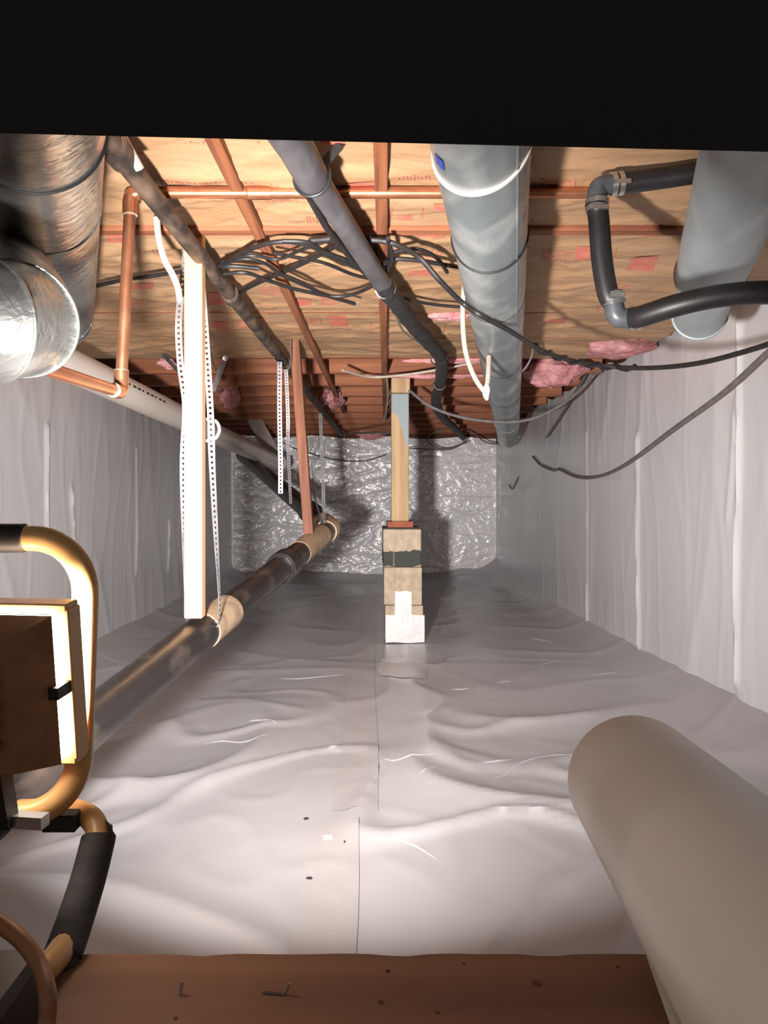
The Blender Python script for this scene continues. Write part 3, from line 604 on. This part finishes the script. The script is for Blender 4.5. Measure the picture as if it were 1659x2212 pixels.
cable([P(740,800,3.42), P(800,814,3.6), P(870,810,3.6), P(960,796,3.55), P(1060,775,3.5)], 0.006, 'cable_pale', 'pale cable stretched under the first bare joists', 'pale_wire')
cable([PX(1270,800,1.1), PX(1230,868,1.11), PX(1210,900,1.12), PX(1180,945,1.12)], 0.006, 'cable_grey', 'thin grey wire hanging down the far right wall top', 'thin_wire')
cable([PX(1120,1030,1.13), PX(1112,1048,1.13), PX(1106,1056,1.13), PX(1100,1048,1.13)], 0.006, 'cable_grey', 'tiny wire hook low on the far right wall', 'thin_wire')
cable([P(1112,905,5.4), P(1116,925,5.4), P(1122,945,5.4)], 0.005, 'cable_pale', 'short wire tie at the far end of the round duct', 'pale_wire')
# rods behind the stud
t = solo('hanger_rod', MB().bar(P(487, 772, 3.3), P(460, 845, 3.3), 0.022, 0.005, up=(0,1,0)), M['strap'], 'short flat metal hanger right of the bright stud', 'hanger', smooth=False)
part('bolt', MB().tube([P(487, 774, 3.29), P(487, 774, 3.27)], 0.012, 12), M['clamp'], t)
solo('hanger_rod', MB().bar(P(352, 766, 3.2), P(395, 812, 3.2), 0.016, 0.005, up=(0,1,0)), M['strap_dark'], 'short dark metal hanger left of the bright stud', 'hanger', smooth=False)

# ------------------------------------------------------------------ block pier and post
PD = 3.88; x0 = P(832, 0, PD).x; x1 = P(914, 0, PD).x
t = thing('block_pier', (0.5*(x0+x1), PD+0.19, 0), 'stacked tan concrete block pier with a dark green paint band and white tape', 'pier')
zz = [0.0, 0.178, 0.372, 0.566]; dx = [0.0, -0.006, -0.010]
# paint band on the top block: green below a ragged line
mp = mat('painted_block', srgb(190,172,150), srgb(168,150,130), 0.9, cscale=(30,30,30), cdet=8, bumps=[((160,160,160),0.35,0.002,6)])
nt = mp.node_tree; N = nt.nodes; Lk = nt.links; bs = N['Principled BSDF']; src = bs.inputs['Base Color'].links[0].from_socket
tc = N.new('ShaderNodeTexCoord'); sx = N.new('ShaderNodeSeparateXYZ'); Lk.new(tc.outputs['Object'], sx.inputs[0])
nz_ = N.new('ShaderNodeTexNoise'); nz_.inputs['Scale'].default_value = 26; Lk.new(tc.outputs['Object'], nz_.inputs['Vector'])
m1 = N.new('ShaderNodeMath'); m1.operation = 'MULTIPLY_ADD'; m1.inputs[1].default_value = 0.05; Lk.new(nz_.outputs['Fac'], m1.inputs[0]); Lk.new(sx.outputs['Z'], m1.inputs[2])
m2 = N.new('ShaderNodeMath'); m2.operation = 'LESS_THAN'; m2.inputs[1].default_value = 0.480; Lk.new(m1.outputs[0], m2.inputs[0])
nz2 = N.new('ShaderNodeTexNoise'); nz2.inputs['Scale'].default_value = 9; Lk.new(tc.outputs['Object'], nz2.inputs['Vector'])
m3 = N.new('ShaderNodeMath'); m3.operation = 'MULTIPLY_ADD'; m3.inputs[1].default_value = 0.06; Lk.new(nz2.outputs['Fac'], m3.inputs[0]); Lk.new(sx.outputs['Z'], m3.inputs[2])
m4 = N.new('ShaderNodeMath'); m4.operation = 'GREATER_THAN'; m4.inputs[1].default_value = 0.402; Lk.new(m3.outputs[0], m4.inputs[0])
m5 = N.new('ShaderNodeMath'); m5.operation = 'MULTIPLY'; Lk.new(m2.outputs[0], m5.inputs[0]); Lk.new(m4.outputs[0], m5.inputs[1])
mx = N.new('ShaderNodeMixRGB'); Lk.new(m5.outputs[0], mx.inputs[0]); Lk.new(src, mx.inputs[1]); mx.inputs[2].default_value = srgb(62,66,60); Lk.new(mx.outputs[0], bs.inputs['Base Color'])
for i in range(3):
    m = MB().box((x0+dx[i], PD, zz[i]+0.0015), (x1+dx[i], PD+0.39, zz[i+1]-0.0015), 0.004)
    bl_ = part('concrete_block', m, mp if i == 2 else M['block'], t, 'top block with a ragged dark green paint band' if i == 2 else None, smooth=False)
    part('score_line', MB().box((x0+dx[i]+0.052, PD-0.0008, zz[i]+0.004), (x0+dx[i]+0.0555, PD+0.002, zz[i+1]-0.004)), M['drain_tan'], bl_, smooth=False)
    part('mortar_bed', MB().box((x0+dx[i]+0.006, PD+0.006, zz[i]-0.003), (x1+dx[i]-0.006, PD+0.38, zz[i]+0.003)), M['plate'], bl_, smooth=False)
fr = PD-0.003
def tp(u0, v0, u1, v1, off):
    a, b = P(u0, v1, PD), P(u1, v0, PD)
    return MB().grid(lambda i, j: (a.x+(b.x-a.x)*i, PD-off-0.002*abs(mn.noise(Vector((i*4, j*4, u0)))), a.z+(b.z-a.z)*j+0.002*math.sin(i*8+j*3)), 14, 14)
part('white_tape', tp(833, 1328, 917, 1388, 0.003), M['tape_white'], t, 'wide band of white tape around the pier foot')
part('white_tape', MB().box((x1+0.0005, PD-0.002, 0.0), (x1+0.004, PD+0.39, 0.128)), M['tape_white'], t, smooth=False)
part('white_tape', tp(853, 1277, 889, 1334, 0.006), M['tape_white'], t, 'upright strip of white tape')
pl = solo('steel_plate', MB().box((P(827,0,PD).x, PD+0.01, 0.566), (P(908,0,PD).x, PD+0.30, 0.573), 0.001), M['plate'], 'thin dark plate lying on top of the block pier', 'plate', smooth=False)
solo('shim_block', MB().box((P(837,0,PD).x, PD+0.02, 0.5735), (P(893,0,PD).x, PD+0.24, 0.604), 0.002), M['shim'], 'orange brown wooden shim between the pier and the post', 'shim', smooth=False)
px0, px1 = P(845.5, 0, PD+0.05).x, P(883.5, 0, PD+0.05).x
t = thing('wooden_post', ((px0+px1)/2, PD+0.1, 0.6045), 'square wooden post with peeling blue grey paint standing on the block pier', 'post')
mp = mat('peeling_post', srgb(192,164,126), srgb(162,132,98), 0.75, cscale=(26,26,2.0), cdet=6, bumps=[((60,60,4),0.2,0.002)])
nt = mp.node_tree; N = nt.nodes; Lk = nt.links; bs = N['Principled BSDF']; src = bs.inputs['Base Color'].links[0].from_socket
tc = N.new('ShaderNodeTexCoord'); sx = N.new('ShaderNodeSeparateXYZ'); Lk.new(tc.outputs['Object'], sx.inputs[0])
mp_ = N.new('ShaderNodeMapping'); mp_.inputs['Scale'].default_value = (18, 18, 5); Lk.new(tc.outputs['Object'], mp_.inputs[0])
nz_ = N.new('ShaderNodeTexNoise'); nz_.inputs['Scale'].default_value = 1.0; Lk.new(mp_.outputs[0], nz_.inputs['Vector'])
h1 = N.new('ShaderNodeMath'); h1.operation = 'MULTIPLY_ADD'; h1.inputs[1].default_value = 2.4; Lk.new(sx.outputs['X'], h1.inputs[0]); Lk.new(sx.outputs['Z'], h1.inputs[2])
h2 = N.new('ShaderNodeMath'); h2.operation = 'MULTIPLY_ADD'; h2.inputs[1].default_value = 0.34; Lk.new(nz_.outputs['Fac'], h2.inputs[0]); Lk.new(h1.outputs[0], h2.inputs[2])
h3 = N.new('ShaderNodeMath'); h3.operation = 'GREATER_THAN'; h3.inputs[1].default_value = 0.64; Lk.new(h2.outputs[0], h3.inputs[0])
mx = N.new('ShaderNodeMixRGB'); Lk.new(h3.outputs[0], mx.inputs[0]); Lk.new(src, mx.inputs[1]); mx.inputs[2].default_value = srgb(142,152,156); Lk.new(mx.outputs[0], bs.inputs['Base Color'])
part('post_shaft', MB().box((px0, PD+0.055, 0.6045), (px1, PD+0.144, 1.262), 0.004), mp, t, smooth=False)
part('cap_block', MB().box((px0-0.001, PD+0.02, 1.262), (px1+0.004, PD+0.16, H-0.0005), 0.003), M['post_wood'], t, smooth=False)

# ------------------------------------------------------------------ access opening: header and sill
hb = [P(-400, 278.4, 0.43), P(2100, 338.6, 0.43)]
xa, xb = -0.715, 0.715
za = hb[0].z+(xa-hb[0].x)/(hb[1].x-hb[0].x)*(hb[1].z-hb[0].z); zb = hb[0].z+(xb-hb[0].x)/(hb[1].x-hb[0].x)*(hb[1].z-hb[0].z)
m = MB().add([(xa,0.43,za),(xb,0.43,zb),(xb,0.43,1.525),(xa,0.43,1.525),(xa,0.455,za+0.022),(xb,0.455,zb+0.022),(xb,0.455,1.525),(xa,0.455,1.525)], [(0,1,2,3),(4,7,6,5),(0,4,5,1),(3,2,6,7),(0,3,7,4),(1,5,6,2)])
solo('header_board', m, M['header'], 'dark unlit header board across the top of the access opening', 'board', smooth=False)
SZ = CH-(2057-VV)/F*0.48
m = MB(); n = 120                                   # sill with a slightly chipped inner edge
def sf(a, b):
    x = -0.70+1.4*a
    ch = 0.0
    for c in (-0.103, 0.02, 0.11): ch += 0.0022*max(0, 1-abs(x-c)/0.018)
    ch += 0.0012*mn.noise(Vector((x*30, 0, 0)))
    prof = [(-0.05, SZ-0.038), (-0.05, SZ), (0.478-ch, SZ), (0.480-ch, SZ-0.002), (0.480-ch, SZ-0.038), (-0.05, SZ-0.038)]
    y, z = prof[int(round(b*5))]; return (x, y, z)
m.grid(sf, n, 5)
t = solo('sill_board', m, M['sill'], 'brown wooden sill board with knots and nails across the opening', 'board', smooth=False)
for (u, v), (u2, v2) in (((610, 2149), (625, 2147)), ((388, 2152), (394, 2144))):
    a = PZ(u, v, SZ); b = PZ(u2, v2, SZ); part('nail', MB().tube([a+Vector((0,0,-0.002)), b+Vector((0,0,0.006))], 0.0009, 8), M['nail'], t)
for (u, v, rr) in ((838,2098,0.0022),(1002,2081,0.0016),(822,2165,0.0030),(1335,2089,0.0024),(1160,2125,0.0045),(945,2187,0.0024),(380,2200,0.002)):
    a = PZ(u, v, SZ); part('knot', MB().tube([a-Vector((0,0,0.001)), a+Vector((0,0,0.0003))], rr*0.6, 14), M['rim'], t)
a, b = PZ(568, 2145, SZ), PZ(612, 2149, SZ); part('crack', MB().bar(a+Vector((0,0,-0.0003)), b+Vector((0,0,-0.0003)), 0.0022, 0.0016), M['plate'], t, smooth=False)

# ------------------------------------------------------------------ white roll resting on the sill
fe = P(1372, 1692, 0.66); dr = Vector((0.112, 1, -0.088)).normalized(); R = 0.0585
s1 = dr.cross(Vector((0,0,1))).normalized(); s2 = s1.cross(dr).normalized()
m = MB(); n = 110; turns = 2.6
def rl(a, b):
    th = -math.pi*0.72+2*math.pi*turns*a; r = R*(1.0)-0.0025*(a*turns)
    c = fe-dr*(0.75*b); 
    return c+(s1*math.cos(th)+s2*math.sin(th))*r
m.grid(rl, n, 6)
t = solo('sheet_roll', m, M['roll'], 'large white sheet roll poking over the sill beside the right wall', 'roll')
md = t.modifiers.new('thickness', 'SOLIDIFY'); md.thickness = 0.0014; md.offset = 0
def fl(a, b):                                       # loose outer flap lying on the sill
    th0 = -math.pi*0.72; d_ = 0.19+0.56*b
    c = fe-dr*d_; e_ = c+(s1*math.cos(th0)+s2*math.sin(th0))*(R+0.001)
    tg = -(-s1*math.sin(th0)+s2*math.cos(th0)); wdt = 0.004+0.055*b
    p_ = e_+tg*wdt*a+Vector((-0.010*a*b, 0, 0)); p_.z = max(p_.z, SZ+0.002); return p_
part('loose_flap', MB().grid(fl, 8, 14), M['roll'], t)

# ------------------------------------------------------------------ halogen work light
LD = 0.545
lc_ = P(-2, 1456, LD)
t = thing('work_light', Vector((lc_.x, 0.44, SZ)), 'yellow tube framed halogen work light with a black foam grip standing on the sill', 'work light')
hw, hh, rc, tr = 0.0595, 0.0965, 0.040, 0.0092
loop = []
for cx, cz, a0 in ((hw-rc, hh-rc, 0), (-(hw-rc), hh-rc, 90), (-(hw-rc), -(hh-rc), 180), (hw-rc, -(hh-rc), 270)):
    for k in range(11):
        a = math.radians(a0+9*k); x = cx+rc*math.cos(a); z = cz+rc*math.sin(a); loop.append(lc_+Vector((x, 0.10*z, z)))
part('tube_frame', MB().tube(loop, tr, 16, closed=True), M['yellow'], t)
cl = lc_+Vector((-0.012, 0.0099, hh)); part('cord_clip', MB().tube([cl-Vector((0.03,0,0)), cl-Vector((0.029,0,0)), cl+Vector((0.026,0,0)), cl+Vector((0.028,0,0))], [tr*0.9,tr*1.16,tr*1.16,tr*0.9], 16), M['black'], t)
hc = P(-20, 1490, 0.505)
fwd = LAMP_AIM.normalized(); rt = fwd.cross(Vector((0,0,1))).normalized(); upv = rt.cross(fwd)
def L3(x, y, z): return hc+rt*x+fwd*y+upv*z
def frustum(w0, h0, y0, w1, h1, y1):
    m = MB(); vs = [L3(sx*w0, y0, sz*h0) for sx, sz in ((-1,-1),(1,-1),(1,1),(-1,1))]+[L3(sx*w1, y1, sz*h1) for sx, sz in ((-1,-1),(1,-1),(1,1),(-1,1))]
    return m.add(vs, [(3,2,1,0),(4,5,6,7),(0,1,5,4),(1,2,6,5),(2,3,7,6),(3,0,4,7)])
hs = part('housing', frustum(0.032,0.042,-0.032, 0.0455,0.0505,0.002), M['housing'], t, 'dark ribbed lamp housing', smooth=False)
for i in range(6):
    z = -0.030+i*0.012; part('cooling_fin', MB().bar(L3(-0.027, -0.036, z-0.010), L3(0.027, -0.036, z+0.010), 0.004, 0.006, up=fwd), M['housing'], hs, smooth=False)
fr_ = MB()
for a, b in (((-0.050,0.052),(0.050,0.052)), ((0.048,-0.052),(0.048,0.052)), ((-0.048,-0.052),(-0.048,0.052)), ((-0.050,-0.052),(0.050,-0.052))):
    fr_.bar(L3(a[0], 0.020, a[1]), L3(b[0], 0.020, b[1]), 0.007, 0.016, up=fwd, bev=0.001)
part('front_frame', fr_, M['yellow'], t, smooth=False)
part('clip_tab', MB().bar(L3(0.043, 0.004, -0.004), L3(0.043, 0.004, 0.004), 0.014, 0.016, up=fwd), M['black'], t, smooth=False)
part('front_glass', frustum(0.0435,0.0475,0.006, 0.0435,0.0475,0.014), M['lamp_glass'], t, 'glaring lamp glass', smooth=False)
part('mount_bracket', MB().bar(L3(0.012,-0.02,-0.040), L3(0.012,-0.015,-0.085), 0.016, 0.012, up=fwd), M['black'], t, smooth=False)
part('foot_bar', MB().bar(L3(-0.09,-0.012,-0.083), L3(0.040,-0.012,-0.083), 0.010, 0.008), M['clamp'], t, smooth=False)
part('wing_bolt', MB().tube([L3(0.004,-0.03,-0.092), L3(0.004,-0.005,-0.092)], 0.007, 12), M['black'], t)
for s_ in (-0.02, 0.045): part('frame_clip', MB().bar(lc_+Vector((s_-0.012,0.0,-hh-0.008)), lc_+Vector((s_+0.012,0.0,-hh-0.008)), 0.014, 0.012, bev=0.001), M['black'], t, smooth=False)
hp = [P(40,1752,0.565), P(110,1750,0.565), P(165,1752,0.56), P(200,1772,0.55), P(212,1815,0.54), P(190,1900,0.52), P(158,2000,0.49), P(136,2062,0.47), P(112,2100,0.455), P(70,2118,0.44), P(-40,2130,0.43), P(-160,2140,0.42)]
hp = cr(hp, 8); hp = [Vector((p.x, p.y, max(p.z, SZ+0.0088))) for p in hp]
part('handle_tube', MB().tube(hp, 0.0082, 14), M['yellow'], t)
gp = [P(212,1808,0.541), P(211,1818,0.539), P(190,1900,0.52), P(158,2000,0.49), P(138,2056,0.472), P(135,2064,0.470)]
part('foam_grip', MB().tube(cr(gp, 5), [0.0100]+[0.0118]*(len(cr(gp, 5))-2)+[0.0105], 18), M['foam'], t)
jb = PZ(5, 2190, SZ)
part('junction_box', MB().box((jb.x-0.05, 0.36, SZ+0.0005), (P(60,0,0.40).x, 0.425, SZ+0.036), 0.004), M['black'], t, smooth=False)
part('power_cord', MB().tube(cr([P(-70,1960,0.40), P(-10,1990,0.40), P(45,2030,0.39), P(85,2085,0.38), P(103,2150,0.365), P(100,2215,0.36), P(80,2290,0.345), P(60,2340,0.33)], 8), 0.0042, 10), M['orange_cord'], t)
ld = bpy.data.lights.new('halogen', 'AREA'); ld.shape = 'RECTANGLE'; ld.size = 0.075; ld.size_y = 0.085; ld.energy = LAMP_POWER; ld.color = LAMP_COLOR; ld.spread = math.radians(LAMP_SPREAD)
lo = bpy.data.objects.new('halogen_light', ld); COL.objects.link(lo); lo.parent = t
lo.matrix_world = Matrix.Identity(4)
lo.location = L3(0, 0.017, 0)-Vector(t['org']); lo.rotation_euler = fwd.to_track_quat('-Z', 'Z').to_euler()

# ------------------------------------------------------------------ crumbs on the liner
for i, (u, v, lab) in enumerate(((661,1767,'small dark crumb on the floor liner beside the seam tape end'), (668,1903,'small dark crumb on the floor liner close to the sill'), (744,1826,'tiny dark sliver standing at the floor seam'))):
    p = P(u, v, CH*F/(v-VV)); p.z = floor_z(p.x, p.y)-0.012
    solo('dark_crumb', MB().blob(p+Vector((0,0,0.003)), (0.0055, 0.003, 0.003) if i < 2 else (0.0015,0.002,0.004), 0.3, 2, i, 12, 8), M['debris'], lab, 'debris')
p = P(708, 1813, CH*F/(1813-VV)); p.z = floor_z(p.x, p.y)-0.008
solo('paper_scrap', MB().box((p.x-0.010, p.y-0.003, p.z), (p.x+0.010, p.y+0.004, p.z+0.0015)), M['tape_white'], 'tiny white scrap on the floor liner by the seam', 'debris', smooth=False)

for o in bpy.data.objects:
    if 'org' in o: del o['org']
